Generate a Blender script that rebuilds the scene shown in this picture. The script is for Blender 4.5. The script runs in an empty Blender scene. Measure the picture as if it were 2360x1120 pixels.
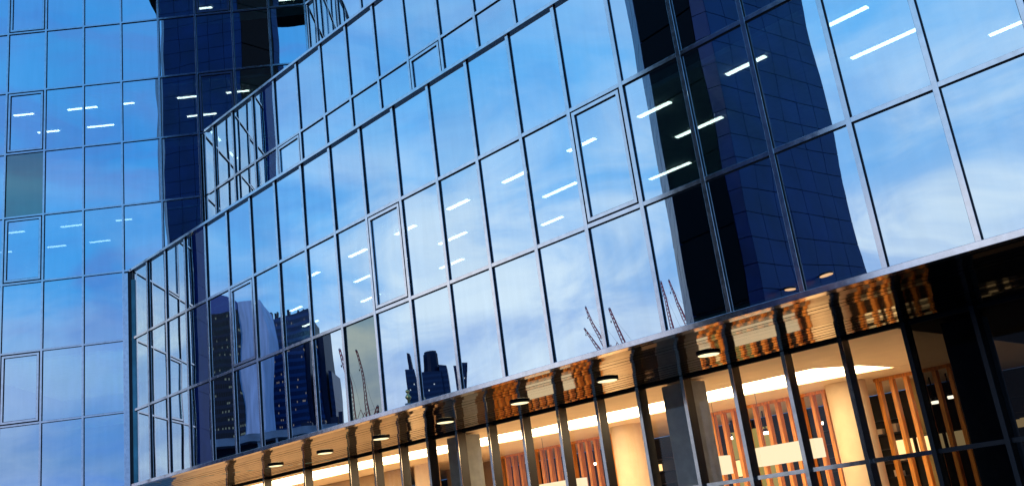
import bpy, math, random
from mathutils import Vector, Matrix
random.seed(7)
C = bpy.context.scene
COL = C.collection
R = math.radians

# ------------------------------------------------------------------ camera
EYE = 1.65
F_PX, PITCH, ROLL = 2181.03, 0.28912368, -0.13330766
fw = Vector((0, math.cos(PITCH), math.sin(PITCH)))
r0 = Vector((1, 0, 0)); u0 = r0.cross(fw)
cr, sr = math.cos(ROLL), math.sin(ROLL)
rt = r0 * cr + u0 * sr
up = r0 * -sr + u0 * cr
cam = bpy.data.cameras.new('camera')
cam_o = bpy.data.objects.new('camera', cam); COL.objects.link(cam_o)
cam.sensor_width = 36.0
cam.lens = 36.0 * F_PX / 2360.0
cam.clip_start = 0.1; cam.clip_end = 6000
cam_o.matrix_world = Matrix(((rt.x, up.x, -fw.x, 0), (rt.y, up.y, -fw.y, 0), (rt.z, up.z, -fw.z, EYE), (0, 0, 0, 1)))
C.camera = cam_o

# ------------------------------------------------------------------ sky, sun, exposure
SUN_AZ, SUN_EL = R(62), R(24)
W = bpy.data.worlds.new('World'); C.world = W; W.use_nodes = True
nt = W.node_tree; nt.nodes.clear()
def N(tree, kind, **kw):
    n = tree.nodes.new(kind)
    for k, v in kw.items():
        if hasattr(n, k): setattr(n, k, v)
        else: n.inputs[k].default_value = v
    return n
out = N(nt, 'ShaderNodeOutputWorld'); bg = N(nt, 'ShaderNodeBackground'); bg.inputs['Strength'].default_value = 0.135
sky = N(nt, 'ShaderNodeTexSky'); sky.sky_type = 'NISHITA'; sky.sun_disc = False
sky.sun_elevation = SUN_EL; sky.sun_rotation = SUN_AZ
sky.air_density = 1.3; sky.dust_density = 0.6; sky.ozone_density = 2.5
tint = N(nt, 'ShaderNodeMixRGB', blend_type='MULTIPLY'); tint.inputs['Fac'].default_value = 1; tint.inputs['Color2'].default_value = (0.50, 1.54, 2.15, 1)
nt.links.new(sky.outputs['Color'], tint.inputs['Color1'])
tc = N(nt, 'ShaderNodeTexCoord')
mp = N(nt, 'ShaderNodeMapping'); mp.inputs['Scale'].default_value = (1, 1, 2.4); mp.inputs['Location'].default_value = (0.37, 0.11, 0.2)
nt.links.new(tc.outputs['Generated'], mp.inputs['Vector'])
nz = N(nt, 'ShaderNodeTexNoise'); nz.inputs['Scale'].default_value = 5.0; nz.inputs['Detail'].default_value = 9; nz.inputs['Roughness'].default_value = 0.55; nz.inputs['Distortion'].default_value = 0.6
nt.links.new(mp.outputs['Vector'], nz.inputs['Vector'])
sep = N(nt, 'ShaderNodeSeparateXYZ'); nt.links.new(tc.outputs['Generated'], sep.inputs['Vector'])
def ramp(src, f0, f1, t0, t1):
    n = N(nt, 'ShaderNodeMapRange'); n.interpolation_type = 'SMOOTHSTEP'
    for k, v in (('From Min', f0), ('From Max', f1), ('To Min', t0), ('To Max', t1)): n.inputs[k].default_value = v
    nt.links.new(src, n.inputs['Value']); return n.outputs['Result']
# lavender haze low down
nz2 = N(nt, 'ShaderNodeTexNoise'); nz2.inputs['Scale'].default_value = 2.6; nz2.inputs['Detail'].default_value = 5
nt.links.new(mp.outputs['Vector'], nz2.inputs['Vector'])
hsum = N(nt, 'ShaderNodeMath', operation='MULTIPLY_ADD'); hsum.inputs[1].default_value = -0.42
nt.links.new(nz2.outputs['Fac'], hsum.inputs[0]); nt.links.new(sep.outputs['Z'], hsum.inputs[2])
hz_s = ramp(hsum.outputs[0], -0.20, 0.10, 0.95, 0.0); hz_w = ramp(hsum.outputs[0], -0.18, 0.22, 0.97, 0.0)
haze_mix = N(nt, 'ShaderNodeMix'); nt.links.new(hz_s, haze_mix.inputs[2]); nt.links.new(hz_w, haze_mix.inputs[3]); haze_f = haze_mix.outputs[0]
mixh = N(nt, 'ShaderNodeMixRGB'); hcol = N(nt, 'ShaderNodeMixRGB'); hcol.inputs['Color1'].default_value = (1.15, 2.05, 4.7, 1); hcol.inputs['Color2'].default_value = (3.5, 4.15, 6.8, 1); nt.links.new(hcol.outputs['Color'], mixh.inputs['Color2'])
dot = N(nt, 'ShaderNodeVectorMath', operation='DOT_PRODUCT'); dot.inputs[1].default_value = (math.sin(R(-110)), math.cos(R(-110)), 0)
nt.links.new(tc.outputs['Generated'], dot.inputs[0])
nt.links.new(ramp(dot.outputs['Value'], 0.6, 0.9, 0.0, 1.0), haze_mix.inputs[0])
hw = ramp(dot.outputs['Value'], 0.55, 0.92, 0.85, 1.0); nt.links.new(ramp(dot.outputs['Value'], 0.6, 0.9, 0.0, 1.0), hcol.inputs['Fac'])
hm = N(nt, 'ShaderNodeMath', operation='MULTIPLY'); nt.links.new(haze_f, hm.inputs[0]); nt.links.new(hw, hm.inputs[1])
nt.links.new(hm.outputs[0], mixh.inputs['Fac']); azc = N(nt, 'ShaderNodeMixRGB'); azc.inputs['Color1'].default_value = (0.25, 2.7, 7.3, 1); azc.inputs['Color2'].default_value = (1.2, 4.35, 8.6, 1)
nt.links.new(ramp(dot.outputs['Value'], 0.5, 0.9, 0.0, 1.0), azc.inputs['Fac'])
azm = N(nt, 'ShaderNodeMixRGB'); nt.links.new(azc.outputs['Color'], azm.inputs['Color2']); nt.links.new(tint.outputs['Color'], azm.inputs['Color1'])
nt.links.new(ramp(sep.outputs['Z'], 0.30, 0.55, 0.9, 0.7), azm.inputs['Fac'])
nt.links.new(azm.outputs['Color'], mixh.inputs['Color1'])
nz3 = N(nt, 'ShaderNodeTexNoise'); nz3.inputs['Scale'].default_value = 6.5; nz3.inputs['Detail'].default_value = 7; nz3.inputs['Distortion'].default_value = 0.8
mp3 = N(nt, 'ShaderNodeMapping'); mp3.inputs['Scale'].default_value = (1, 1, 3.0); mp3.inputs['Location'].default_value = (3.1, 1.7, 0.6)
nt.links.new(tc.outputs['Generated'], mp3.inputs['Vector']); nt.links.new(mp3.outputs['Vector'], nz3.inputs['Vector'])
dk = N(nt, 'ShaderNodeMixRGB'); dk.inputs['Color2'].default_value = (0.7, 2.2, 6.3, 1)
dkm = N(nt, 'ShaderNodeMath', operation='MULTIPLY'); nt.links.new(ramp(nz3.outputs['Fac'], 0.38, 0.74, 0.0, 0.9), dkm.inputs[0]); nt.links.new(ramp(dot.outputs['Value'], 0.6, 0.97, 0.95, 0.14), dkm.inputs[1])
nt.links.new(dkm.outputs[0], dk.inputs['Fac']); nt.links.new(mixh.outputs['Color'], dk.inputs['Color1'])
# bright thin cloud, thickest towards the west
west = ramp(dot.outputs['Value'], 0.55, 0.95, 0.18, 1.05)
cl = ramp(nz.outputs['Fac'], 0.30, 0.70, 0.06, 0.9)
low = ramp(sep.outputs['Z'], 0.26, 0.46, 1.0, 0.30)
m1 = N(nt, 'ShaderNodeMath', operation='MULTIPLY'); nt.links.new(west, m1.inputs[0]); nt.links.new(cl, m1.inputs[1])
m2 = N(nt, 'ShaderNodeMath', operation='MULTIPLY', use_clamp=True); nt.links.new(m1.outputs[0], m2.inputs[0]); nt.links.new(low, m2.inputs[1])
mix = N(nt, 'ShaderNodeMixRGB'); mix.inputs['Color2'].default_value = (7.0, 8.2, 9.3, 1)
nt.links.new(m2.outputs[0], mix.inputs['Fac']); nt.links.new(dk.outputs['Color'], mix.inputs['Color1'])
nt.links.new(mix.outputs['Color'], bg.inputs['Color']); nt.links.new(bg.outputs['Background'], out.inputs['Surface'])

sl = bpy.data.lights.new('sun', 'SUN'); sl.energy = 0.5; sl.angle = R(12); sl.color = (1, 0.93, 0.85)
so = bpy.data.objects.new('sun', sl); COL.objects.link(so)
sd = Vector((math.sin(SUN_AZ) * math.cos(SUN_EL), math.cos(SUN_AZ) * math.cos(SUN_EL), math.sin(SUN_EL)))
so.rotation_euler = (-sd).to_track_quat('-Z', 'Y').to_euler()
so.location = (60, 40, 60)
vs = C.view_settings; vs.view_transform = 'Standard'; vs.look = 'None'; vs.gamma = 1; vs.exposure = 0; vs.use_curve_mapping = False
C.render.engine = 'CYCLES'
C.cycles.use_denoising = True
C.cycles.max_bounces = 10; C.cycles.glossy_bounces = 6; C.cycles.transparent_max_bounces = 12; C.cycles.diffuse_bounces = 4
C.cycles.sample_clamp_indirect = 6

# ------------------------------------------------------------------ materials
def M(name):
    m = bpy.data.materials.new(name); m.use_nodes = True; t = m.node_tree; t.nodes.clear()
    o = t.nodes.new('ShaderNodeOutputMaterial'); return m, t, o
def pbr(name, col, rough=0.5, metal=0.0, noise=0.0, nscale=6.0, bump=0.0, bscale=20.0, rvar=0.0, stretch=(1, 1, 1)):
    m, t, o = M(name)
    b = t.nodes.new('ShaderNodeBsdfPrincipled'); t.links.new(b.outputs[0], o.inputs[0])
    b.inputs['Base Color'].default_value = (*col, 1); b.inputs['Roughness'].default_value = rough; b.inputs['Metallic'].default_value = metal
    if noise or bump or rvar:
        tcn = t.nodes.new('ShaderNodeTexCoord'); mpn = t.nodes.new('ShaderNodeMapping'); mpn.inputs['Scale'].default_value = stretch
        t.links.new(tcn.outputs['Object'], mpn.inputs['Vector'])
        n = t.nodes.new('ShaderNodeTexNoise'); n.inputs['Scale'].default_value = nscale; n.inputs['Detail'].default_value = 6
        t.links.new(mpn.outputs['Vector'], n.inputs['Vector'])
        if noise:
            r = t.nodes.new('ShaderNodeValToRGB'); r.color_ramp.elements[0].position = 0.3; r.color_ramp.elements[1].position = 0.7
            r.color_ramp.elements[0].color = (*[c * (1 - noise) for c in col], 1); r.color_ramp.elements[1].color = (*[min(1, c * (1 + noise)) for c in col], 1)
            t.links.new(n.outputs['Fac'], r.inputs['Fac']); t.links.new(r.outputs['Color'], b.inputs['Base Color'])
        if rvar:
            mr = t.nodes.new('ShaderNodeMapRange'); mr.inputs['To Min'].default_value = max(0, rough - rvar); mr.inputs['To Max'].default_value = rough + rvar
            t.links.new(n.outputs['Fac'], mr.inputs['Value']); t.links.new(mr.outputs['Result'], b.inputs['Roughness'])
        if bump:
            n2 = t.nodes.new('ShaderNodeTexNoise'); n2.inputs['Scale'].default_value = bscale; n2.inputs['Detail'].default_value = 2
            t.links.new(mpn.outputs['Vector'], n2.inputs['Vector'])
            bu = t.nodes.new('ShaderNodeBump'); bu.inputs['Strength'].default_value = 1; bu.inputs['Distance'].default_value = bump
            t.links.new(n2.outputs['Fac'], bu.inputs['Height']); t.links.new(bu.outputs['Normal'], b.inputs['Normal'])
    return m
def emit(name, col, s):
    m, t, o = M(name); e = t.nodes.new('ShaderNodeEmission'); e.inputs['Color'].default_value = (*col, 1); e.inputs['Strength'].default_value = s
    t.links.new(e.outputs[0], o.inputs[0]); return m
def glass(name, refl, trans, fac, rough=0.0, edge=0.25):
    """coated glazing: a mirror coat over clear tinted glass"""
    m, t, o = M(name)
    g = t.nodes.new('ShaderNodeBsdfGlossy'); g.inputs['Color'].default_value = (*refl, 1); g.inputs['Roughness'].default_value = rough
    tr = t.nodes.new('ShaderNodeBsdfTransparent'); tr.inputs['Color'].default_value = (*trans, 1)
    oi = t.nodes.new('ShaderNodeObjectInfo'); tcn = t.nodes.new('ShaderNodeTexCoord'); mpn = t.nodes.new('ShaderNodeMapping'); mpn.inputs['Scale'].default_value = (3, 3, 0.35)
    t.links.new(tcn.outputs['Object'], mpn.inputs['Vector'])
    n = t.nodes.new('ShaderNodeTexNoise'); n.inputs['Scale'].default_value = 2.2; n.inputs['Detail'].default_value = 6; t.links.new(mpn.outputs['Vector'], n.inputs['Vector'])
    a1 = t.nodes.new('ShaderNodeMapRange'); a1.inputs['From Min'].default_value = 0.3; a1.inputs['From Max'].default_value = 0.7; a1.inputs['To Min'].default_value = 0.95; a1.inputs['To Max'].default_value = 1.0; t.links.new(n.outputs['Fac'], a1.inputs['Value'])
    a2 = t.nodes.new('ShaderNodeMapRange'); a2.inputs['To Min'].default_value = 0.93; a2.inputs['To Max'].default_value = 1.0; t.links.new(oi.outputs['Random'], a2.inputs['Value'])
    am = t.nodes.new('ShaderNodeMath'); am.operation = 'MULTIPLY'; t.links.new(a1.outputs[0], am.inputs[0]); t.links.new(a2.outputs[0], am.inputs[1])
    vm = t.nodes.new('ShaderNodeVectorMath'); vm.operation = 'SCALE'; vm.inputs[0].default_value = refl; t.links.new(am.outputs[0], vm.inputs['Scale']); t.links.new(vm.outputs[0], g.inputs['Color'])
    lw = t.nodes.new('ShaderNodeLayerWeight'); lw.inputs['Blend'].default_value = edge
    mr = t.nodes.new('ShaderNodeMapRange'); mr.inputs['To Min'].default_value = fac; mr.inputs['To Max'].default_value = 1.0
    t.links.new(lw.outputs['Fresnel'], mr.inputs['Value'])
    mx = t.nodes.new('ShaderNodeMixShader'); t.links.new(mr.outputs['Result'], mx.inputs[0]); t.links.new(tr.outputs[0], mx.inputs[1]); t.links.new(g.outputs[0], mx.inputs[2])
    t.links.new(mx.outputs[0], o.inputs[0]); return m

alu = pbr('brushed_aluminium', (0.82, 0.71, 0.68), 0.12, 0.97, noise=0.12, nscale=9, rvar=0.05)
gasket_and_shade = pbr('black_rubber_and_shade', (0.008, 0.008, 0.012), 0.45)  # rubber seals, and the shaded sides of the frames put into colour
g_main = glass('coated_glass', (0.90, 0.97, 1.0), (0.62, 0.92, 0.92), 0.80)
g_green = glass('greenish_glass', (0.50, 0.50, 0.40), (0.45, 0.62, 0.52), 0.80)
g_lobby = glass('lobby_glass', (0.75, 0.85, 0.95), (0.94, 0.92, 0.88), 0.035, edge=0.06)
g_dark = glass('dark_lobby_glass', (0.12, 0.13, 0.15), (0.10, 0.105, 0.11), 0.045, edge=0.08)  # darker, barely clear glazing for the right end bays
off_ceil = pbr('office_ceiling', (0.55, 0.80, 0.82), 0.8, noise=0.1)
off_wall = pbr('office_wall', (0.16, 0.42, 0.46), 0.8, noise=0.3, nscale=1.5)
carpet = pbr('office_carpet', (0.12, 0.26, 0.28), 0.9, noise=0.2)
bar_e = emit('light_tube', (1.0, 0.95, 0.88), 8)
bar_dim = emit('dim_light_tube', (0.85, 0.95, 1.0), 3)
bar_case = pbr('light_casing', (0.35, 0.36, 0.36), 0.5)
roofm = pbr('roof_membrane', (0.12, 0.13, 0.14), 0.9, noise=0.2)
darksteel = pbr('dark_steel', (0.03, 0.03, 0.035), 0.4, 0.6)
soffit_m = pbr('bronze_soffit_metal', (0.19, 0.122, 0.076), 0.075, 1.0, noise=0.25, nscale=1.5, bump=0.0004, bscale=6.0)
joint_m = pbr('black_joint', (0.006, 0.006, 0.007), 0.8)  # near-black backing for plank gaps, head frames and the pier core
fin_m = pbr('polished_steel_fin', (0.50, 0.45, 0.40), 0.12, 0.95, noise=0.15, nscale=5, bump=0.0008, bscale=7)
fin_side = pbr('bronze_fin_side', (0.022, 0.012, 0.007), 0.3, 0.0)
cream = pbr('cream_plaster', (0.86, 0.68, 0.48), 0.75, noise=0.05, nscale=2)
tanw = pbr('tan_wall', (0.42, 0.29, 0.17), 0.75, noise=0.15, nscale=1.2)
creamw = pbr('cream_wall', (0.72, 0.55, 0.36), 0.7, noise=0.08, nscale=2.5)
cove_e = emit('cove_light', (1.0, 0.78, 0.48), 9.5)
spot_e = emit('spot_light', (1.0, 0.84, 0.6), 14)
shade_e = emit('lit_lamp_shade', (1.0, 0.82, 0.52), 1.2)
lit_wall_e = emit('olive_wall_painted_glow', (0.75, 0.58, 0.17), 0.5)  # emission puts the lit look of the olive wall into its surface
dl_e = emit('downlight_lens', (1.0, 0.86, 0.48), 1.6)
wl_e = emit('warm_lens', (1.0, 0.55, 0.28), 1.3)
glow_e = emit('glowing_panel', (1.0, 0.66, 0.28), 1.7)
wood = pbr('oiled_wood', (0.78, 0.29, 0.045), 0.42, noise=0.35, nscale=7, stretch=(4, 4, 0.4))
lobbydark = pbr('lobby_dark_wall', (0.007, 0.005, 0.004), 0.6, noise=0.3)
olive = pbr('olive_wall', (0.42, 0.33, 0.12), 0.7, noise=0.2, nscale=1.5)
lfloor = pbr('lobby_stone_floor', (0.70, 0.57, 0.43), 0.35, noise=0.15, nscale=3)
pillar_m = pbr('grey_stone_pillar', (0.26, 0.29, 0.30), 0.5, noise=0.2, nscale=4)
paving = pbr('dark_stone_paving', (0.06, 0.065, 0.075), 0.6, noise=0.25, nscale=1.2)
clad = pbr('dark_blue_cladding', (0.002, 0.018, 0.105), 0.36, noise=0.3, nscale=0.8)
clad.node_tree.nodes['Principled BSDF'].inputs['Specular IOR Level'].default_value = 0.35
clad_joint = pbr('cladding_joint', (0.0012, 0.009, 0.052), 0.7)
clad2 = pbr('blue_pier_cladding', (0.008, 0.04, 0.22), 0.5, noise=0.2, nscale=1.5)
clad2.node_tree.nodes['Principled BSDF'].inputs['Specular IOR Level'].default_value = 0.25
blackglass = pbr('black_spandrel', (0.003, 0.004, 0.006), 0.6)
blackglass.node_tree.nodes['Principled BSDF'].inputs['Specular IOR Level'].default_value = 0.08
blackmetal = pbr('black_metal', (0.003, 0.003, 0.005), 0.7)
blackmetal.node_tree.nodes['Principled BSDF'].inputs['Specular IOR Level'].default_value = 0.08

def facade_mat(name, base, band, floor_h, bay, lit, lit_col=(1.0, 0.85, 0.6), s=1.2, axis='Y', rough=0.35):
    """storeys as dark and lighter bands with a scatter of lit windows"""
    m, t, o = M(name)
    L = t.links
    tcn = t.nodes.new('ShaderNodeTexCoord'); sp = t.nodes.new('ShaderNodeSeparateXYZ'); L.new(tcn.outputs['Object'], sp.inputs[0])
    def math_(op, a, b=None):
        n = t.nodes.new('ShaderNodeMath'); n.operation = op
        for i, v in enumerate((a, b)):
            if v is None: continue
            if isinstance(v, (int, float)): n.inputs[i].default_value = v
            else: L.new(v, n.inputs[i])
        return n.outputs[0]
    zf = math_('DIVIDE', sp.outputs['Z'], floor_h); hf = math_('DIVIDE', sp.outputs[axis], bay)
    zfr = math_('FRACT', zf); hfr = math_('FRACT', hf)
    zi = math_('FLOOR', zf); hi = math_('FLOOR', hf)
    win = math_('MULTIPLY', math_('GREATER_THAN', zfr, 0.42), math_('GREATER_THAN', hfr, 0.22))
    cb = t.nodes.new('ShaderNodeCombineXYZ'); L.new(zi, cb.inputs[0]); L.new(hi, cb.inputs[1])
    wn = t.nodes.new('ShaderNodeTexWhiteNoise'); wn.noise_dimensions = '2D'; L.new(cb.outputs[0], wn.inputs['Vector'])
    cb2 = t.nodes.new('ShaderNodeCombineXYZ'); L.new(math_('MULTIPLY', zi, 3.7), cb2.inputs[0])
    wn2 = t.nodes.new('ShaderNodeTexWhiteNoise'); wn2.noise_dimensions = '2D'; L.new(cb2.outputs[0], wn2.inputs['Vector'])
    thr = math_('ADD', 1.0 - lit, math_('MULTIPLY', math_('SUBTRACT', 0.5, wn2.outputs['Value']), lit * 1.6))
    on = math_('MULTIPLY', math_('GREATER_THAN', wn.outputs['Value'], thr), math_('MULTIPLY', win, math_('LESS_THAN', zfr, 0.68)))
    mxc = t.nodes.new('ShaderNodeMixRGB'); mxc.inputs['Color1'].default_value = (*band, 1); mxc.inputs['Color2'].default_value = (*base, 1); L.new(win, mxc.inputs['Fac'])
    b = t.nodes.new('ShaderNodeBsdfPrincipled'); L.new(mxc.outputs[0], b.inputs['Base Color']); b.inputs['Roughness'].default_value = rough
    b.inputs['Emission Color'].default_value = (*lit_col, 1)
    b.inputs['Specular IOR Level'].default_value = 0.15
    L.new(math_('MULTIPLY', on, s), b.inputs['Emission Strength'])
    L.new(b.outputs[0], o.inputs[0]); return m
wt_m = facade_mat('dark_bands_with_lights', (0.004, 0.006, 0.012), (0.010, 0.016, 0.04), 3.6, 0.62, 0.13, (0.75, 0.95, 0.85), 0.13)
cg_m = facade_mat('navy_bands_with_lights', (0.006, 0.016, 0.055), (0.02, 0.055, 0.17), 3.9, 0.7, 0.06, (1.0, 0.85, 0.65), 0.2)
t42_m = facade_mat('navy_ribs', (0.006, 0.018, 0.06), (0.012, 0.035, 0.10), 3.4, 0.8, 0.015, (0.8, 0.9, 1), 0.7)
wt_pale = pbr('pale_fins', (0.46, 0.50, 0.70), 0.6, noise=0.22, nscale=0.25, stretch=(1, 2.5, 0.25))
wt_top = pbr('blue_roof_glass', (0.02, 0.06, 0.26), 0.5)
navy = pbr('navy_glass', (0.005, 0.012, 0.040), 0.5, noise=0.2, nscale=0.2)
navy.node_tree.nodes['Principled BSDF'].inputs['Specular IOR Level'].default_value = 0.15
parapet_m = pbr('weathered_concrete', (0.14, 0.19, 0.27), 0.8, noise=0.3, nscale=0.4)
crane_red = pbr('crane_red_paint', (0.60, 0.06, 0.08), 0.5, noise=0.2, nscale=0.4)
crane_white = pbr('crane_white_paint', (0.5, 0.45, 0.5), 0.5)
gold = pbr('gilded_metal', (0.72, 0.48, 0.18), 0.3, 0.9)
greystone = pbr('grey_church_stone', (0.25, 0.25, 0.26), 0.8, noise=0.2)

# ------------------------------------------------------------------ helpers
class Fr:
    """a wall frame: a along the wall, n out of it, z up"""
    def __init__(s, o, ang, nsign=1):
        s.o = Vector((o[0], o[1], 0)); s.d = Vector((math.cos(ang), math.sin(ang), 0)); s.n = Vector((s.d.y, -s.d.x, 0))
    def p(s, a, n, z): return s.o + s.d * a + s.n * n + Vector((0, 0, z))
MF = Fr((-10.94325, 25.76156), -0.7564708)
LF = Fr((-11.09207, 25.68452), 0.05690791)
WF = Fr((0, 0), 0)
class MB:
    def __init__(s): s.v = []; s.f = []; s.m = []
    def face(s, pts, mi=0):
        i = len(s.v); s.v += [tuple(p) for p in pts]; s.f.append(tuple(range(i, i + len(pts)))); s.m.append(mi)
    def hexa(s, P, mi=0, front=None):
        """8 points: bottom 4 then top 4 in the same turn"""
        i = len(s.v); s.v += [tuple(p) for p in P]
        for f in ((3, 2, 1, 0), (4, 5, 6, 7), (0, 1, 5, 4), (1, 2, 6, 5), (2, 3, 7, 6), (3, 0, 4, 7)):
            s.f.append(tuple(i + k for k in f)); s.m.append(mi)
        if front is not None: s.m[-2 if front == 'n1' else -4] = s.m[-1]
    def box(s, fr, a0, a1, n0, n1, z0, z1, mi=0):
        s.hexa([fr.p(a0, n0, z0), fr.p(a0, n1, z0), fr.p(a1, n1, z0), fr.p(a1, n0, z0), fr.p(a0, n0, z1), fr.p(a0, n1, z1), fr.p(a1, n1, z1), fr.p(a1, n0, z1)], mi)
        return s
    def prism(s, pts, z0, z1, mi=0):
        n = len(pts); i = len(s.v)
        s.v += [(p[0], p[1], z0) for p in pts] + [(p[0], p[1], z1) for p in pts]
        s.f.append(tuple(i + k for k in reversed(range(n)))); s.f.append(tuple(i + n + k for k in range(n)))
        for k in range(n): s.f.append((i + k, i + (k + 1) % n, i + n + (k + 1) % n, i + n + k))
        s.m += [mi] * (n + 2); return s
    def extrude_x(s, yz, x0, x1, mi=0):
        n = len(yz); i = len(s.v)
        s.v += [(x0, p[0], p[1]) for p in yz] + [(x1, p[0], p[1]) for p in yz]
        s.f.append(tuple(i + k for k in range(n))); s.f.append(tuple(i + n + k for k in reversed(range(n))))
        for k in range(n): s.f.append((i + k, i + n + k, i + n + (k + 1) % n, i + (k + 1) % n))
        s.m += [mi] * (n + 2); return s
    def tube(s, p, q, r, sides=4, r2=None, mi=0):
        p = Vector(p); q = Vector(q); d = (q - p).normalized(); a = d.orthogonal().normalized(); b = d.cross(a); r2 = r if r2 is None else r2
        i = len(s.v)
        for c, rr in ((p, r), (q, r2)):
            for k in range(sides):
                t = 2 * math.pi * (k + .5) / sides; s.v.append(tuple(c + (a * math.cos(t) + b * math.sin(t)) * rr))
        for k in range(sides): s.f.append((i + k, i + (k + 1) % sides, i + sides + (k + 1) % sides, i + sides + k)); s.m.append(mi)
        s.f.append(tuple(i + k for k in reversed(range(sides)))); s.f.append(tuple(i + sides + k for k in range(sides))); s.m += [mi, mi]; return s
    def lathe(s, c, prof, sides=20, mi=0):
        i = len(s.v)
        for r, z in prof:
            for k in range(sides):
                t = 2 * math.pi * k / sides; s.v.append((c[0] + r * math.cos(t), c[1] + r * math.sin(t), z))
        for j in range(len(prof) - 1):
            for k in range(sides):
                s.f.append((i + j * sides + k, i + j * sides + (k + 1) % sides, i + (j + 1) * sides + (k + 1) % sides, i + (j + 1) * sides + k)); s.m.append(mi)
        s.f.append(tuple(i + k for k in reversed(range(sides)))); s.f.append(tuple(i + (len(prof) - 1) * sides + k for k in range(sides))); s.m += [mi, mi]; return s
    def build(s, name, mats, parent=None, smooth=False, origin=None, bevel=0.0):
        if not isinstance(mats, (list, tuple)): mats = [mats]
        if parent is not None:
            o0 = Vector(parent['_o'])
        elif origin is not None: o0 = Vector(origin)
        else:
            xs = [v[0] for v in s.v]; ys = [v[1] for v in s.v]; zs = [v[2] for v in s.v]
            o0 = Vector(((min(xs) + max(xs)) / 2, (min(ys) + max(ys)) / 2, min(zs)))
        me = bpy.data.meshes.new(name); me.from_pydata([tuple(Vector(v) - o0) for v in s.v], [], s.f)
        for m in mats: me.materials.append(m)
        me.polygons.foreach_set('material_index', s.m)
        if smooth: me.polygons.foreach_set('use_smooth', [True] * len(me.polygons))
        me.update()
        o = bpy.data.objects.new(name, me); COL.objects.link(o)
        if parent is not None: o.parent = parent
        else: o.location = o0
        o['_o'] = tuple(o0)
        if bevel:
            bv = o.modifiers.new('bevel', 'BEVEL'); bv.width = bevel; bv.segments = 2; bv.limit_method = 'ANGLE'
        return o
def tag(o, label, cat, group=None, kind=None):
    o['label'] = label; o['category'] = cat
    if group: o['group'] = group
    if kind: o['kind'] = kind
    return o
def thing(name, label, cat, loc, group=None):
    o = bpy.data.objects.new(name, None); COL.objects.link(o); o.location = loc; o.empty_display_size = 0.3
    o['_o'] = tuple(loc); tag(o, label, cat, group); return o
def in_frame(pts, m=40):
    xs = []; ys = []
    for p in pts:
        d = p - Vector((0, 0, EYE)); z = d.dot(fw)
        if z < 0.2: continue
        xs.append(1180 + F_PX * d.dot(rt) / z); ys.append(560 - F_PX * d.dot(up) / z)
    return bool(xs) and max(xs) > -m and min(xs) < 2360 + m and max(ys) > -m and min(ys) < 1120 + m

# ------------------------------------------------------------------ dimensions
ZB = 3.9965; H = 2.0; MOD = 1.11335; LMOD = 1.13296
def zr(k): return ZB + (3 - k) * H         # height of transom row k (row 3 is the bottom edge, row 0 the lowest tier's top)

ground = MB(); ground.face([(-3000, -3000, 0), (3000, -3000, 0), (3000, 3000, 0), (-3000, 3000, 0)])
g = ground.build('ground', paving); g['kind'] = 'structure'

# ------------------------------------------------------------------ glazing pieces
def pane_mesh(mb, fr, a0, a1, z0, z1, n, nx=6, nz=8, amp=1.0):
    """one sheet of glass, very slightly pillowed and out of true as real panes are"""
    w = a1 - a0; h = z1 - z0
    pil = random.gauss(0.0004, 0.0006) * amp; tx = random.gauss(0, 0.0019) * amp; tz = random.gauss(0, 0.0015) * amp
    ph = [random.uniform(0, 6.28) for _ in range(4)]; wa = random.uniform(0.0001, 0.00042) * amp
    i0 = len(mb.v)
    for j in range(nz + 1):
        for i in range(nx + 1):
            u = i / nx; v = j / nz
            d = pil * (1 - (2 * u - 1) ** 2) * (1 - (2 * v - 1) ** 4) + tx * (u - .5) * w + tz * (v - .5) * h
            d += wa * (math.sin(5 * u + ph[0]) * math.sin(6.5 * v + ph[1]) + 0.6 * math.sin(9 * v + ph[2] + 2 * u))
            mb.v.append(tuple(fr.p(a0 + w * u, n + d, z0 + h * v)))
    for j in range(nz):
        for i in range(nx):
            q = i0 + j * (nx + 1) + i; mb.f.append((q, q + 1, q + nx + 2, q + nx + 1)); mb.m.append(0)
def ring(mb, fr, a0, a1, z0, z1, w, n0, n1):
    mb.box(fr, a0, a1, n0, n1, z0, z0 + w); mb.box(fr, a0, a1, n0, n1, z1 - w, z1)
    mb.box(fr, a0, a0 + w, n0, n1, z0 + w, z1 - w); mb.box(fr, a1 - w, a1, n0, n1, z0 + w, z1 - w)
G = 0.03     # half width of the rebate the pane sits in
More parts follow.
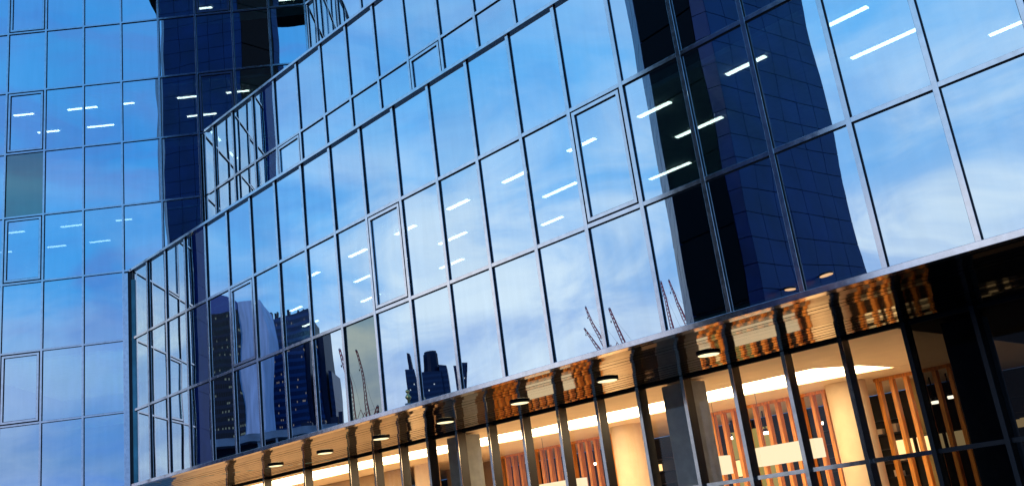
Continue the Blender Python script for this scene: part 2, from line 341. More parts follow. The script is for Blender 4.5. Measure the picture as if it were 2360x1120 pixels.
class Glazing:
    def __init__(s, root): s.root = root; s.rest = MB(); s.rest_mull = MB()
    def pane(s, fr, a0, a1, z0, z1, n, mat=None, opening=False, amp=1.0):
        pts = [fr.p(a, n, z) for a in (a0, a1) for z in (z0, z1)]
        if not in_frame(pts):
            pane_mesh(s.rest, fr, a0 + G, a1 - G, z0 + G, z1 - G, n, amp=amp); return
        if opening:
            fb = MB(); ring(fb, fr, a0 + .062, a1 - .062, z0 + .062, z1 - .062, .055, n - .03, n + .042)
            f = fb.build('opening_window', alu, s.root)
            kb = MB(); ring(kb, fr, a0 + .117, a1 - .117, z0 + .117, z1 - .117, .016, n - .03, n + .012); kb.build('gasket_and_shade', gasket_and_shade, f)
            b = MB(); pane_mesh(b, fr, a0 + .12, a1 - .12, z0 + .12, z1 - .12, n + .004, amp=amp); b.build('pane', mat or g_main, f, smooth=True)
            rb = MB(); ring(rb, fr, a0 + G, a1 - G, z0 + G, z1 - G, .03, n - .03, n + .004); rb.build('outer_gasket', gasket_and_shade, f)
        else:
            b = MB(); pane_mesh(b, fr, a0 + G, a1 - G, z0 + G, z1 - G, n, amp=amp); b.build('window_pane', mat or g_main, s.root, smooth=True)
    def mullion(s, fr, a, z0, z1, n, w=.035):
        cap = MB(); cap.box(fr, a - w, a + w, n + .030, n + .042, z0, z1)
        o = cap.build('mullion', alu, s.root, bevel=.002)
        k = MB(); k.box(fr, a - w + .004, a + w - .004, n - .06, n + .0299, z0, z1)  # black body paints in the mullion's dark sides; the strip below is gasket
        k.box(fr, a - w - .010, a + w + .013, n - .02, n + .012, z0, z1); k.build('gasket_and_shade', gasket_and_shade, o)
    def transom(s, fr, a0, a1, z, n, w=.033):
        cap = MB(); cap.box(fr, a0, a1, n + .027, n + .038, z - w, z + w)
        o = cap.build('transom', alu, s.root, bevel=.002)
        k = MB(); k.box(fr, a0, a1, n - .06, n + .0269, z - w + .003, z + w - .003)  # black body paints in the transom's dark underside, behind a real gasket strip
        k.box(fr, a0, a1, n - .019, n + .013, z - w - .013, z + w + .008); k.build('gasket_and_shade', gasket_and_shade, o)
    def finish(s):
        if s.rest.v:
            o = s.rest.build('window_pane', g_main, s.root, smooth=True); o['kind'] = 'stuff'

# ================================================================== stepped wing (right)
o_main = MF.p(12, -6, 0)
wing = thing('glass_office_wing', 'large stepped glass office wing above the warm lit lobby', 'building', o_main)
gz = Glazing(wing)
N1 = 25
for i in range(N1):
    for k in range(3):
        gz.pane(MF, i * MOD, (i + 1) * MOD, zr(k + 1), zr(k), -.02, mat=(g_green if (i == 9 and k == 2) else None), opening=(k == 1 and i in (5, 10, 15)))
for i in range(N1 + 1): gz.mullion(MF, i * MOD, zr(3) + .045, zr(0) - .06, -.02)
for k in (1, 2): gz.transom(MF, .05, N1 * MOD, zr(k), -.02)
A1 = N1 * MOD
MB().box(MF, -.02, A1, -.34, .055, zr(0) - .05, zr(0) + .022).build('parapet_coping', alu, wing, bevel=.004)
MB().box(MF, -.02, A1, -.12, .06, ZB - .035, ZB + .05).build('bottom_edge_trim', alu, wing, bevel=.004)
# upper tiers
def tier(n, i0, i1, shift, rows, ops):
    top, bot = rows
    for i in range(i0, i1):
        for k in range(top, bot):
            gz.pane(MF, i * MOD + shift, (i + 1) * MOD + shift, zr(k + 1), zr(k), n - .02, opening=((i, k) in ops))
    for i in range(i0, i1 + 1): gz.mullion(MF, i * MOD + shift, zr(bot), zr(top) - .06, n - .02)
    for k in range(top + 1, bot): gz.transom(MF, i0 * MOD + shift - .4, i1 * MOD + shift, zr(k), n - .02)
    MB().box(MF, i0 * MOD + shift - .45, i1 * MOD + shift, n - .34, n + .055, zr(top) - .05, zr(top) + .022).build('parapet_coping', alu, wing, bevel=.004)
tier(-1.56, 2, 19, 0.0, (-2, 0), {(5, -1), (10, -1)})
tier(-4.0, 4, 17, -.12, (-4, -2), set())
# narrow end panes where a tier meets the flat wing
for (n, a0, a1, top, bot) in ((-1.56, 1.53, 2 * MOD, -2, 0), (-4.0, 3.86, 4 * MOD - .12, -4, -2)):
    for k in range(top, bot): gz.pane(MF, a0, a1, zr(k + 1), zr(k), n - .02, amp=.6)
    gz.mullion(MF, a0 + .03, zr(bot), zr(top) - .06, n - .02)
gz.finish()
MB().box(MF, .25, A1, -.125, -.10, zr(1) + .03, zr(0) - .08).build('spandrel_panel', blackmetal, wing)
MB().box(MF, .25, A1, -.125, -.10, ZB + .13, zr(2) - .02).build('spandrel_panel', blackmetal, wing)
MB().box(LF, .012, .125, -.06, .02, 0, zr(0) - .07).build('corner_post', alu, wing, bevel=.003)
MB().box(LF, .1255, .24, -.1, -.005, 0, zr(0) - .07).build('corner_seal', gasket_and_shade, wing)
# floors, ceilings and back walls of the tiers
def xy(v): return (v.x, v.y)
def room_poly(n0, n1, aend, s0):
    """strip of floor between depths n0 and n1, ending on the flat wing's line"""
    def onl(n):  # point on the flat wing's plane (just in front of it) at depth n
        t = -n / 0.698 + s0
        return LF.p(t, .25, 0)
    return [xy(MF.p(aend, n0, 0)), xy(MF.p(aend, n1, 0)), xy(onl(n1)), xy(onl(n0))]
D1 = -6.6
P1 = room_poly(-.1, D1, A1, .45)
MB().prism(P1, zr(3) + .05, zr(3) + .12).build('floor_slab', carpet, wing)
MB().prism(P1, zr(1) - .28, zr(1) - .2).build('office_ceiling', off_ceil, wing)
MB().prism(P1, zr(1) - .19, zr(1) - .05).build('floor_slab', carpet, wing)
MB().prism(P1, zr(0) - .3, zr(0) - .07).build('roof_slab', roofm, wing)
MB().box(MF, -2, A1, D1 - .2, D1 - .002, zr(3), zr(0) - .31).build('back_wall', off_wall, wing)
MB().box(MF, A1 + .03, A1 + .2, D1, 0, zr(3), zr(0)).build('end_wall', off_wall, wing)
MB().box(LF, .25, 9.6, .02, .1, zr(3), zr(0) - .31).build('party_wall', off_wall, wing)
for (n, top, bot, aend, s0) in ((-1.56, -2, 0, 19 * MOD, .45), (-4.0, -4, -2, 17 * MOD - .12, .45)):
    P = room_poly(n - .1, n - 5, aend, s0)
    MB().prism(P, zr(top) - .3, zr(top) - .07).build('roof_slab', roofm, wing)
    MB().prism(P, zr(top + 1) - .28, zr(top + 1) - .06).build('office_ceiling', off_ceil, wing)
    MB().box(MF, (2 if n > -2 else 4) - 1, aend, n - 5.2, n - 5.002, zr(bot), zr(top) - .31).build('back_wall', off_wall, wing)
    MB().box(MF, aend + .03, aend + .2, n - 5, n, zr(bot), zr(top)).build('end_wall', off_wall, wing)

# lobby: soffit, glass line, fins, ceiling
NG = -4.2; LA0, LA1 = -3.0, A1; LB0 = -16.0
sb = MB(); NP = 16; pw = (-NG - .14) / NP
for k in range(NP):
    n1 = -.13 - k * pw; n0 = n1 - pw + .03; t0 = random.gauss(0, .0022); seg = 16
    for q in range(seg):
        b0 = LA0 + (LA1 - LA0) * q / seg; b1 = LA0 + (LA1 - LA0) * (q + 1) / seg
        sb.hexa([MF.p(b0, n0, ZB + t0), MF.p(b0, n1, ZB - t0), MF.p(b1, n1, ZB - t0), MF.p(b1, n0, ZB + t0),
                 MF.p(b0, n0, ZB + .02), MF.p(b0, n1, ZB + .02), MF.p(b1, n1, ZB + .02), MF.p(b1, n0, ZB + .02)])
so_ = sb.build('soffit', soffit_m, wing)
MB().box(MF, LA0, LA1, NG - .1, -.125, ZB + .0205, ZB + .04).build('soffit_backing', joint_m, wing)
FA = [11.93 + 1.095 * k for k in (-13, -11, -9, -7, -6, -5, -4, -3, -2, -1, 0, 1, 2, 3, 4, 5, 6, 7, 8, 9, 10, 11, 12)]
TZ = 1.93
for j, a in enumerate(FA):
    f = MB(); f.box(MF, a - .036, a + .036, NG + .19, NG + .205, 0, ZB - .012)
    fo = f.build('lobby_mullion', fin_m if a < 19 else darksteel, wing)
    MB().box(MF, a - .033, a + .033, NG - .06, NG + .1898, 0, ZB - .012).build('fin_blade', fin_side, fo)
    if j + 1 < len(FA):
        b = FA[j + 1]; gm = g_dark if a > 19.0 else g_lobby
        pb = MB(); pane_mesh(pb, MF, a + .033, b - .033, TZ + .03, ZB - .05, NG); pb.build('lobby_pane', gm, wing, smooth=True)
        pb = MB(); pane_mesh(pb, MF, a + .033, b - .033, .05, TZ - .03, NG); pb.build('lobby_pane', gm, wing, smooth=True)
        tb = MB().box(MF, a + .034, b - .034, NG - .03, NG + .12, TZ - .035, TZ + .035).build('lobby_transom', fin_m if a < 19 else darksteel, wing)
        MB().box(MF, a + .034, b - .034, NG - .03, NG + .038, ZB - .055, ZB + .019).build('head_frame', joint_m, wing)
# lobby ceiling with a light cove cut along it
def strip(mb, pts_near, pts_far, z0, z1):
    for i in range(len(pts_near) - 1):
        A, B = pts_near[i], pts_near[i + 1]; Cc, D = pts_far[i], pts_far[i + 1]
        mb.hexa([MF.p(A[0], A[1], z0), MF.p(B[0], B[1], z0), MF.p(D[0], D[1], z0), MF.p(Cc[0], Cc[1], z0),
                 MF.p(A[0], A[1], z1), MF.p(B[0], B[1], z1), MF.p(D[0], D[1], z1), MF.p(Cc[0], Cc[1], z1)])
AX = [-16.0, 1.0, 5.0, 9.0, 13.0, 16.3, 16.75]
NEAR = [-4.9, -4.9, -5.6, -6.5, -7.0, -7.15, -8.3]
FAR = [-6.9, -7.0, -7.8, -8.9, -9.2, -9.9, -10.1]
cb = MB()
strip(cb, [(a, NG - .08) for a in AX] + [(19.3, NG - .08)], list(zip(AX, NEAR)) + [(19.3, -8.6)], ZB - .02, ZB + .0)
strip(cb, list(zip(AX, FAR)) + [(19.3, -10.3)], [(a, -16.2) for a in AX] + [(19.3, -16.2)], ZB - .021, ZB + .0)
cb.box(MF, 16.76, 19.3, -10.4, -8.2, ZB - .0185, ZB + .0)
cb.build('lobby_ceiling', cream, wing)
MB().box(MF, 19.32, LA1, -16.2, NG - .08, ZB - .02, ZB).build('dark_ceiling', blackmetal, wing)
ce = MB(); strip(ce, list(zip(AX, [v + .06 for v in NEAR])), list(zip(AX, [v - .06 for v in FAR])), ZB + .001, ZB + .02)
ce.build('cove_light', cove_e, wing)
MB().box(MF, LB0, LA1, -16.3, NG - .15, .01, .06).build('lobby_floor', lfloor, wing)
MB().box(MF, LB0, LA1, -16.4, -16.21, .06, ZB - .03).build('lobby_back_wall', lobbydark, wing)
MB().box(MF, 9.5, 10.9, -14.5, -14.4, 1.2, ZB - .45).build('self_glowing_olive_wall', lit_wall_e, wing)  # olive wall given its own glow in place of light falling on it
MB().box(MF, 15.6, 15.95, -13.4, -13.3, .06, ZB - .03).build('olive_wall', olive, wing)
MB().box(MF, LB0, .6, -9.0, -8.8, .06, ZB - .03).build('tan_wall', tanw, wing)
MB().box(MF, -1.5, 1.6, -12.6, -12.4, .06, ZB - .03).build('tan_wall', tanw, wing)
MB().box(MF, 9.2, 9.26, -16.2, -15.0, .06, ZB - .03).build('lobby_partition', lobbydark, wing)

# ================================================================== flat wing (left)
o_left = LF.p(-1, -4, 0)
flat = thing('glass_office_block', 'flat fronted blue glass office block on the left, behind and beside the stepped wing', 'building', o_left)
gl = Glazing(flat)
for i in range(-4, 9):
    bot = 5 if i < 0 else (0 if i < 2 else (-2 if i < 5 else -4))
    for k in range(-6, bot):
        gl.pane(LF, i * LMOD, (i + 1) * LMOD, zr(k + 1), zr(k), -.02, mat=(g_green if (i == -3 and k == -2) else None), opening=((i == -3 and k % 2 == 1) or (i == 2 and k % 2 == 1)))
for i in range(-4, 10):
    bot = 5 if i < 1 else (0 if i < 3 else (-2 if i < 6 else -4))
    gl.mullion(LF, i * LMOD, max(0, zr(bot)), zr(-6), -.02, w=.027)
for k in range(-5, 5):
    a1 = -.01 if k > 0 else (2 * LMOD if k > -2 else (5 * LMOD if k > -4 else 9 * LMOD))
    gl.transom(LF, -4 * LMOD, a1, zr(k), -.02, w=.025)
gl.finish()
for kk in (-6, -4, -2, 0, 2):   # the unlit row of each storey has a dark panel behind its glass
    a1 = 9 * LMOD if kk < 0 else -.05
    MB().box(LF, -4 * LMOD, a1, -.125, -.10, zr(kk + 1) + .02, zr(kk) - .30).build('spandrel_panel', blackmetal, flat)
MB().box(LF, -4 * LMOD - .1, 9 * LMOD, -.34, .05, zr(-6) - .03, zr(-6) + .1).build('parapet_coping', alu, flat)
for kk in (-4, -2, 0, 2, 4):   # storeys every two rows
    a1 = 9 * LMOD if kk < -3 else (9 * LMOD if kk <= 2 else -.05)
    z = zr(kk - 1)
    dp = -6.6 if kk < 4 else -.9
    MB().box(LF, -4 * LMOD, a1, dp, -.1, z - .28, z - .2).build('office_ceiling', off_ceil, flat)
    MB().box(LF, -4 * LMOD, a1, dp, -.1, z - .19, z - .04).build('floor_slab', carpet, flat)
MB().box(LF, -4 * LMOD, 9 * LMOD, -6.9, -6.62, ZB + .1, zr(-6)).build('back_wall', off_wall, flat)
MB().box(LF, -4 * LMOD, -.05, -1.1, -.92, 0, ZB - .1).build('back_wall', off_wall, flat)
MB().box(LF, -4 * LMOD, 9 * LMOD, -6.6, -.1, zr(-6) - .3, zr(-6) - .05).build('roof_slab', roofm, flat)
pb = MB(); zz = 0.0
while zz < zr(-6):
    pb.box(LF, -5.78, -4.62, -1.2, .10, zz, min(zz + 1.19, zr(-6) + .1)); zz += 1.2
pb.build('stone_pier', clad2, flat)
MB().box(LF, -5.76, -4.64, -1.19, .085, 0, zr(-6)).build('pier_core', joint_m, flat)
MB().box(LF, -5.7, -4.62, -6.9, -1.21, ZB + .1, zr(-6)).build('side_wall', clad, flat)

# ------------------------------------------------------------------ office bar lights
def bar(fr, a0, a1, n, z, label, group, mat=None):
    b = MB().box(fr, a0 - .01, a1 + .01, n - .07, n + .07, z + .008, z + .06)
    t = b.build('ceiling_light', bar_case, None); tag(t, label, 'ceiling light', group)
    MB().box(fr, a0, a1, n - .046, n + .046, z - .006, z + .0078).build('light_tube', mat or bar_e, t)
ORD = ['first', 'second', 'third', 'fourth', 'fifth', 'sixth', 'seventh', 'eighth', 'ninth', 'tenth', 'eleventh', 'twelfth', 'thirteenth', 'fourteenth']
zc = zr(1) - .30
rowsA = [('front line', -.70, [(22.5, 23.2), (20.85, 21.5), (19.25, 19.92), (17.56, 18.2), (16.0, 16.62), (14.37, 15.0), (12.8, 13.4), (11.15, 11.78), (9.5, 10.12), (7.9, 8.3)]),
         ('middle line', -2.02, [(23.8, 24.75), (20.62, 21.63), (17.36, 18.3), (14.15, 15.02), (10.98, 11.86), (7.85, 8.6), (5.0, 5.5)]),
         ('rear line', -3.3, [(22.2, 23.1), (15.8, 16.75), (12.88, 13.48), (9.5, 10.32), (6.35, 7.1), (3.6, 4.3)])]
for nm, n, L in rowsA:
    for j, (a0, a1) in enumerate(L):
        bar(MF, a0, a1, n, zc, 'white bar light above the lobby, %s from the right in its %s' % (ORD[j], nm), 'bar lights in the stepped wing')
for row, wh in ((0, 'lower lit storey'), (-2, 'upper lit storey'), (-4, 'topmost lit storey')):
    z = zr(row - 1) - .30
    LL = {0: (('front', -.42, [(-3.55, -3.0), (-1.95, -1.32), (-.36, .1)]), ('rear', -2.05, [(-4.47, -4.15), (-3.05, -2.5), (-1.77, -1.15)])),
          -2: (('front', -.9, [(-3.62, -3.02), (-1.98, -1.08), (-.3, .06), (1.38, 1.98), (2.9, 3.6)]), ('rear', -2.25, [(-3.5, -2.82), (-1.92, -1.08), (1.28, 2.22)])),
          -4: (('rear', -2.35, [(1.7, 2.2), (4.45, 5.0)]),)}[row]
    for nm, n, L in LL:
        for j, (a0, a1) in enumerate(L):
            bar(LF, a0, a1, n, z, 'white bar light, flat block, %s, %s from left in %s line' % (wh, ORD[j], nm), 'bar lights in the flat block', bar_dim if row == 0 else bar_e)

# ------------------------------------------------------------------ lobby furniture
DLW = ['nearest the dark end on the right', 'above the lit hanging shade on the right', 'just left of the middle pillar', 'between the middle pillar and the left pillar', 'just right of the left pillar', 'second from the left end', 'at the left end']
for j in range(7):
    a = 17.02 - 2.27 * j + (.06 if j else 0); p = MF.p(a, -2.27, 0)
    b = MB().lathe(p, [(.195, ZB - .042), (.205, ZB - .036), (.205, ZB - .006), (.19, ZB - .003)], 28)
    t = b.build('soffit_downlight', darksteel, None, smooth=False); tag(t, 'round black downlight under the bronze soffit, %s' % ('%s from the right' % ORD[j]), 'downlight', 'round downlights under the soffit')
    MB().lathe(p, [(.172, ZB - .048), (.18, ZB - .0425)], 28).build('lens', dl_e, t)

def pillar(a, n, w, label):
    t = thing('stone_pillar', label, 'pillar', MF.p(a, n, .0), 'grey stone pillars on the glass line')
    b = MB(); b.box(MF, a - w / 2, a + w / 2, n - .3, n + .2, .06, ZB - .06); b.build('shaft', pillar_m, t, bevel=.02)
    MB().box(MF, a - w / 2 - .015, a + w / 2 + .015, n - .315, n + .215, .061, .2).build('plinth', darksteel, t, bevel=.004)
pillar(14.75, NG - .45, .72, 'grey stone pillar behind the glass left of the hanging lamp shades, middle of three')
pillar(8.1, NG - .45, .68, 'grey stone pillar behind the glass near the left end of the lit lobby')
pillar(20.2, NG - .75, .60, 'grey stone pillar in the dark bay beyond the lit lobby')

def column(a, n, r, label):
    t = thing('round_column', label, 'column', MF.p(a, n, 0), 'cream round columns in the lobby')
    c = MF.p(a, n, 0)
    MB().lathe(c, [(r, .06), (r, ZB - .022)], 40).build('shaft', creamw, t, smooth=False)
    MB().lathe(c, [(r + .02, .061), (r + .02, .18)], 40).build('base_ring', darksteel, t)
column(15.05, -11.1, .48, 'cream round column beside the wide hanging lamp shade, right of it')
column(8.75, -10.4, .50, 'cream round column left of the middle grey pillar')
column(1.1, -9.3, .42, 'cream round column at the left end of the lit lobby')

def screen(a0, a1, step, label, n=-11.7):
    t = thing('slat_screen', label, 'slat screen', MF.p((a0 + a1) / 2, n, 0), 'wooden slat screens')
    MB().box(MF, a0 - .1, a1 + .1, n - .10, n + .04, ZB - .10, ZB - .024).build('top_rail', wood, t)
    a = a0
    while a <= a1 + .01:
        MB().box(MF, a - .048, a + .048, n - .09, n + .09, .06, ZB - .101).build('slat', wood, t, bevel=.004); a += step
screen(9.75, 14.2, .34, 'wooden slat screen behind the wide lit hanging shade, between two columns')
screen(1.8, 7.9, .33, 'wooden slat screen at the left, behind the second hanging shade')
screen(15.62, 17.4, .35, 'wooden slat screen on the right, before the glowing panels')

def lamp(a0, a1, n, z0, z1, label):
    t = thing('hanging_lamp', label, 'lamp', MF.p((a0 + a1) / 2, n, z0), 'long hanging lamp shades')
    pts = []; am = (a0 + a1) / 2; hw = (a1 - a0) / 2
    for k in range(28):
        th = 2 * math.pi * k / 28; c_, s_ = math.cos(th), math.sin(th)
        pts.append(xy(MF.p(am + hw * math.copysign(abs(c_) ** .45, c_), n + .28 * math.copysign(abs(s_) ** .45, s_), 0)))
    MB().prism(pts, z0, z1).build('shade', shade_e, t)
    for a in (am - hw * .6, am + hw * .6):
        p = MF.p(a, n, 0); MB().tube((p.x, p.y, z1), (p.x, p.y, ZB - .022), .006, 6).build('cable', darksteel, t)
lamp(13.45, 15.2, -8.96, 2.26, 2.68, 'long cream lit hanging shade on the right, before the slats and cream column')
lamp(6.35, 8.05, -9.0, 2.22, 2.70, 'long cream lit hanging shade left of the middle pillar, low in the picture')
lamp(11.7, 12.5, -9.3, 2.22, 2.66, 'short cream lit hanging shade just left of the long one')

def glow(a0, a1, n, z0, z1, label):
    t = MB().box(MF, a0, a1, n - .06, n, z0, z1).build('glowing_panel', glow_e, None); tag(t, label, 'lit panel', 'glowing panels behind the slats')
    MB().box(MF, a0 - .03, a1 + .03, n - .14, n - .0605, z0 - .03, z1 + .03).build('casing', darksteel, t)
glow(15.1, 15.55, -13, 2.15, 2.5, 'amber glowing panel behind the right slat screen, first from the left')
glow(15.68, 16.3, -13, 2.15, 2.5, 'amber glowing panel behind the right slat screen, second from the left')
glow(16.42, 17.0, -13, 2.15, 2.5, 'amber glowing panel behind the right slat screen, third from the left')
glow(17.3, 17.75, -13, 2.15, 2.5, 'amber glowing panel by the dark end, rightmost of its row')
glow(19.3, 19.6, -13, 2.15, 2.5, 'dim amber glowing panel far right, behind the grey pillar in the dark bay')
glow(9.75, 10.0, -13, 2.2, 2.65, 'amber glowing panel at the left foot of the middle slat screen')
glow(10.2, 10.5, -13, 2.2, 2.65, 'second amber glowing panel at the foot of the middle slat screen')

def spot(a, n, z, label):
    p = MF.p(a, n, 0)
    t = MB().lathe(p, [(.09, z + .02), (.10, z + .10), (.02, z + .12), (.02, ZB - .03)], 14).build('spotlight', darksteel, None); tag(t, label, 'spotlight', 'small spotlights behind the slats')
    MB().lathe(p, [(.085, z - .05), (.09, z + .0195)], 14).build('bulb', spot_e, t)
rs = random.Random(3)
k = 0
for a in (4.6, 5.1, 5.7, 6.3, 9.9, 10.4, 11.0, 11.6, 12.2, 12.8, 15.6, 16.0, 16.5, 17.0, 17.6, 18.4, 19.5, 20.4):
    spot(a, -13.6 - rs.uniform(0, .4), ZB - .62 - rs.uniform(0, .08), 'small white spotlight hanging behind the wooden slats, %s from the left' % (ORD + ['fifteenth', 'sixteenth', 'seventeenth', 'eighteenth'])[k]); k += 1
def shelf(a0, a1, label):
    t = thing('wall_shelf', label, 'shelf', MF.p((a0 + a1) / 2, -15.9, 0), 'shelves at the back of the lobby')
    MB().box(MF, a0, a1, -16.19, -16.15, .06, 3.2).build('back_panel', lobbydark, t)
    for j, z in enumerate((1.6, 2.0, 2.4, 2.8, 3.2)): MB().box(MF, a0, a1, -16.14, -15.8, z, z + .035).build('shelf_board', darksteel, t)
    for j in range(16):
        a = rs.uniform(a0 + .1, a1 - .3); z = rs.choice((1.6, 2.0, 2.4, 2.8)) + .036; w = rs.uniform(.08, .22); h = rs.uniform(.1, .26)
        q = MB().box(MF, a, a + w, -16.05, -15.85, z, z + h).build('lit_niche', rs.choice((glow_e, cream, cream)), t)
shelf(11.7, 14.2, 'dark shelf with small lit niches behind the middle slat screen')
shelf(16.8, 19.3, 'dark shelf with small lit niches behind the right slat screen')
shelf(4.1, 7.4, 'dark shelf with small lit niches behind the left slat screen')

# ================================================================== clad tower opposite (seen mirrored)
tow = thing('clad_tower', 'dark blue panel clad tower with a black slot, seen mirrored in the glass', 'tower', (-10.8, 8.4, 0))
TH = 31.0
NW, NB, EB, E2, SE, SW = [Vector(p + (0,)) for p in ((-14.12, 9.52), (-10.16, 10.20), (-8.57, 9.0), (-8.33, 8.63), (-11.0, 4.65), (-15.4, 5.2))]
def inset(d):
    c = (NW + NB + EB + SE + SW) / 5; return [xy(p + (c - p).normalized() * d) for p in (NW, SW, SE, E2, EB, NB)]
MB().prism(inset(.12), 0, TH).build('joint_core', clad_joint, tow)
sp_ = MB(); dn = (EB - NB).normalized(); zz = 0.
while zz < TH:
    a_, b_ = NB + dn * .02, EB - dn * .02; bk = Vector((-dn.y, dn.x, 0)) * -.1
    sp_.prism([xy(a_ + bk), xy(b_ + bk), xy(b_), xy(a_)], zz + .03, min(TH, zz + 2.13)); zz += 2.16
sp_.build('black_glazing', blackglass, tow)
def panels(p, q, nu, ph, name, mat, z_off=0.0):
    mb = MB(); d = (q - p).normalized(); nrm = Vector((d.y, -d.x, 0)); L = (q - p).length; du = L / nu; z = z_off
    while z < TH - .05:
        z1 = min(z + ph, TH)
        for k in range(nu):
            a, b = p + d * (du * k + .010), p + d * (du * (k + 1) - .010)
            t = [nrm * random.gauss(0, .003) for _ in range(4)]; bk = -nrm * .09
            za, zb = Vector((0, 0, z + .010)), Vector((0, 0, z1 - .010))
            mb.hexa([a + bk + za, a + t[0] + za, b + t[1] + za, b + bk + za, a + bk + zb, a + t[2] + zb, b + t[3] + zb, b + bk + zb])
        z = z1
    return mb.build(name, mat, tow)
def along(p, q, t): return p + (q - p).normalized() * t
panels(SE, E2, 6, .74, 'cladding', clad)
panels(E2, EB, 1, .74, 'edge_cladding', clad)
panels(NB, NW, 5, .74, 'cladding', clad)
panels(NW, SW, 5, .74, 'cladding', clad)
panels(SW, SE, 6, .74, 'cladding', clad)
ov = [(-15.2, 4.0), (-7.2, 4.0), (-6.4, 10.6), (-14.9, 10.2)]   # a wider dark top storey
MB().prism(ov, 30.15, 37).build('overhanging_top', blackmetal, tow)

for (x, y, z, lb) in ((-9.57, 6.78, 6.97, 'warm round lamp on the clad tower, mirrored just right of the last dark mullion'), (-8.75, 8.0, 6.58, 'smaller warm round lamp on the clad tower, left and lower')):
    t = thing('wall_lamp', lb, 'lamp', (x, y, z), 'round lamps on the clad tower'); ctr = Vector((x, y, 0)) + Vector((.29, -.19, 0)); rr = .2 if z > 6.8 else .15
    MB().lathe((ctr.x, ctr.y), [(rr + .02, z), (rr + .02, z + .05), (.05, z + .07)], 24).build('housing', darksteel, t)
    MB().lathe((ctr.x, ctr.y), [(rr, z - .012), (rr, z - .001)], 24).build('lens', wl_e, t)
    MB().tube((x, y, z + .06), (ctr.x, ctr.y, z + .06), .02, 6).build('bracket', darksteel, t)

# ================================================================== skyline across the river (seen mirrored)
def city(name, label, loc): return thing(name, label, 'tower', loc, 'city towers mirrored in the glass')
w = city('flared_tower', 'dark banded tower flaring towards its top, with a pale finned flank', (-425, 122, 0))
MB().extrude_x([(150, 0), (121.6, 0), (121.6, 100), (122, 112), (150, 112)], -412, -448).build('dark_front', wt_m, w)
MB().extrude_x([(150, 112.1), (122, 112.1), (122.3, 116.5), (126, 119.6), (131, 121.2), (137, 120), (150, 117)], -412.5, -448).build('sky_garden', wt_top, w)
MB().extrude_x([(121.5, 0), (112.0, 0), (111.4, 57), (110.6, 90), (110.8, 102), (112.2, 108.5), (114.2, 116.8), (121.9, 116.4), (121.5, 100)], -413.5, -444).build('pale_flank', wt_pale, w)
w = city('wedge_tower', 'broad navy office tower with lit floor bands and a slanting side', (-488, 108, 0))
MB().extrude_x([(123.6, 0), (122.2, 122.2), (100.6, 124.8), (97.0, 62), (97.0, 0)], -476, -510).build('banded_front', cg_m, w)
MB().extrude_x([(96.9, 0), (96.9, 62), (100.4, 124.7), (96.6, 123.8), (95.6, 93), (94.0, 0)], -478, -509).build('slanting_side', navy, w)
MB().extrude_x([(93.8, 0), (94.6, 91), (93.0, 90.5), (91.6, 0)], -480, -505).build('annexe', t42_m, w)
for y in (121, 118.5, 117, 113, 108, 104): MB().box(WF, -480, -477, -y - 1, -y, 122.3, 125.2 + (y % 2)).build('rooftop_plant', navy, w)
w = city('stepped_tower', 'dark ribbed tower of stepped shafts, tallest shaft in its middle', (-565, 40, 0))
MB().lathe((-570, 40.0, 0), [(5.2, 98), (4.9, 103), (5.0, 110.6), (4.4, 111.2), (4.4, 112.2)], 14).build('tall_shaft', navy, w)
MB().extrude_x([(47.2, 0), (47.2, 99), (34.3, 98), (34.3, 0)], -561, -580).build('middle_shaft', t42_m, w)
MB().extrude_x([(35.0, 0), (35.0, 102.4), (30.4, 101.6), (30.4, 0)], -562.5, -578).build('side_shaft', t42_m, w)
w = city('ribbed_tower', 'slim dark shaft rising from a lower block, left of the stepped tower', (-565, 52, 0))
MB().extrude_x([(52.8, 0), (52.8, 111), (49.9, 110.4), (49.4, 0)], -563, -575).build('slim_shaft', navy, w)
MB().extrude_x([(56.2, 0), (56.2, 99.8), (48.6, 99.8), (48.0, 0)], -561, -562.9).build('lower_block', t42_m, w)
w = city('slab_tower', 'plain narrow blue slab tower right of the stepped tower', (-565, 23, 0))
MB().extrude_x([(26.2, 0), (26.2, 101), (20, 100.2), (20.6, 0)], -561, -572).build('slab', t42_m, w)
for y0 in (25.3, 23.4, 21.5): MB().extrude_x([(y0, 0), (y0, 99.5), (y0 - .5, 99.5), (y0 - .5, 0)], -560.4, -560.95).build('rib', navy, w)

rb = thing('riverside_terrace', 'long low terrace with a pale parapet on posts, mirrored below the towers', 'building', (-116, 48, 0))
MB().box(WF, -121, -113, -62, -36, 16.75, 17.75).build('parapet', parapet_m, rb)
MB().box(WF, -121, -116, -62, -36, 0, 16.74).build('recessed_wall', navy, rb)
MB().box(WF, -121, -112.5, -62, -34.5, 0, 13.6).build('base_wall', parapet_m, rb)
for j in range(9):
    y = 37.2 + 2.9 * j; MB().box(WF, -113.6, -113.2, -y - .18, -y + .18, 13.61, 16.74).build('post', parapet_m, rb)
for y, hgt, wd in ((35.6, 1.5, .5), (36.4, .9, .9), (38.4, .5, 1.6)): MB().box(WF, -114.6, -113.6, -y - wd / 2, -y + wd / 2, 17.76, 17.76 + hgt).build('roof_plant', navy, rb)

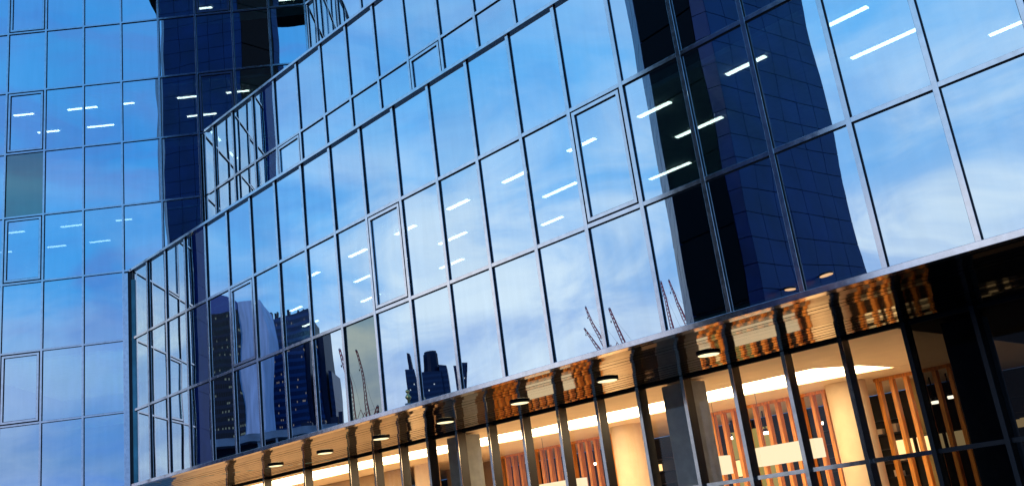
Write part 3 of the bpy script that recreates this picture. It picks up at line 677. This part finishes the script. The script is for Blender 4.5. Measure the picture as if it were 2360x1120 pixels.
def finial(x, y, z, label):
    t = thing('gilded_finial', label, 'finial', (x, y, 0), 'gilded finials')
    MB().lathe((x, y, 0), [(.55, 0), (.45, z - 1.5), (.3, z - 1.45)], 12).build('stone_shaft', greystone, t)
    MB().lathe((x, y, 0), [(.16, z - 1.449), (.14, z - 1.1), (.34, z - .85), (.36, z - .7), (.16, z - .45), (.12, z - .3), (.24, z - .15), (.24, z + .02), (.05, z + .15)], 14).build('urn', gold, t, smooth=True)
finial(-92, 23.85, 17.5, 'gilded urn finial, left of two at the foot of the ribbed towers')
finial(-91.8, 22.05, 17.4, 'gilded urn finial, right of two at the foot of the ribbed towers')

def crane(base, tip, label):
    B = Vector(base); T = Vector(tip); B = B - (T - B) * .3; t = thing('tower_crane', label, 'crane', (B.x, B.y, 0), 'luffing tower cranes')
    d = (T - B).normalized(); side = Vector((1, 0, 0)); nrm = d.cross(side).normalized(); Ln = (T - B).length
    j = MB(); n = max(5, int(Ln / 1.5)); hw = .65
    for sx, sn in ((-1, -1), (1, -1), (0, 1)):
        j.tube(B + side * sx * hw + nrm * sn * hw, T + side * sx * .25 + nrm * sn * .25, .16)
    for k in range(n):
        p = B + (T - B) * (k / n); q = B + (T - B) * ((k + 1) / n); s1 = hw + (.25 - hw) * k / n; s2 = hw + (.25 - hw) * (k + 1) / n
        for sx in (-1, 1): j.tube(p + side * sx * s1 - nrm * s1, q + nrm * s2, .06, 3); j.tube(p + nrm * s1, q + side * sx * s2 - nrm * s2, .06, 3)
    j.build('jib', crane_red, t)
    m = MB(); hm = .8
    for sx in (-1, 1):
        for sy in (-1, 1): m.tube((B.x + sx * hm, B.y + sy * hm, 0), (B.x + sx * hm, B.y + sy * hm, B.z - .6), .14)
    z = 0.
    while z < B.z - 3:
        for sx in (-1, 1): m.tube((B.x + sx * hm, B.y - hm, z), (B.x + sx * hm, B.y + hm, z + 2), .09, 3); m.tube((B.x - hm, B.y + sx * hm, z), (B.x + hm, B.y + sx * hm, z + 2), .09, 3)
        z += 2.
    m.build('mast', crane_white, t)
    back = -Vector((0, d.y, 0)).normalized()
    MB().box(WF, B.x - .9, B.x + .9, -B.y - 1.0, -B.y + 1.0, B.z - .59, B.z + 1.4).build('cab', crane_red, t)
    c = MB(); c.tube(B, B + back * 5 + Vector((0, 0, .8)), .4); c.tube(B + back * 4.2 + Vector((0, 0, .9)), B + back * 4.2 + Vector((0, 0, -.9)), .9); c.build('counterweight', darksteel, t)
    a = MB(); top = B + back * 2.5 + Vector((0, 0, 5)); a.tube(B, top, .12); a.tube(B + back * 4.5, top, .1); a.build('a_frame', crane_red, t)
    h = MB(); h.tube(top, T - d * Ln * .12, .035, 3); h.tube(T, T - Vector((0, 0, Ln * .22)), .03, 3); h.tube(T - Vector((0, 0, Ln * .22)), T - Vector((0, 0, Ln * .22 + .7)), .22, 4); h.build('rope_and_hook', darksteel, t)
    MB().tube(T - side * .4, T + side * .4, .34, 8).build('jib_head', crane_white, t)
for b, t_, lb in (((-330.7, 63.4, 51), (-330.5, 66.3, 71.3), 'red lattice crane jib nearest the wedge tower'),
                 ((-331, 57.1, 46), (-330.8, 60.8, 72), 'tall red lattice crane jib mirrored in the greenish pane'),
                 ((-331.1, 55.7, 45.0), (-331.1, 54.1, 50.2), 'short red crane jib low in the greenish pane'),
                 ((-326, -29.2, 57.7), (-326.6, -25.9, 65.5), 'lowest red crane of the group left of the clad tower'),
                 ((-325.6, -31.5, 60.2), (-326.1, -28.5, 74.2), 'red crane just left of the mullion, middle of its group'),
                 ((-324.5, -37.5, 57.8), (-325.2, -33.9, 73.3), 'long red crane just right of the mullion in its group'),
                 ((-321.0, -54.9, 62.0), (-321.5, -52, 80.6), 'small red crane partly hidden by a mullion, near the clad tower'),
                 ((-319.6, -59.8, 64.2), (-320.6, -55.5, 80.6), 'red crane leaning against the mirrored edge of the clad tower')):
    crane(b, t_, lb)

for o in bpy.data.objects:
    if '_o' in o: del o['_o']
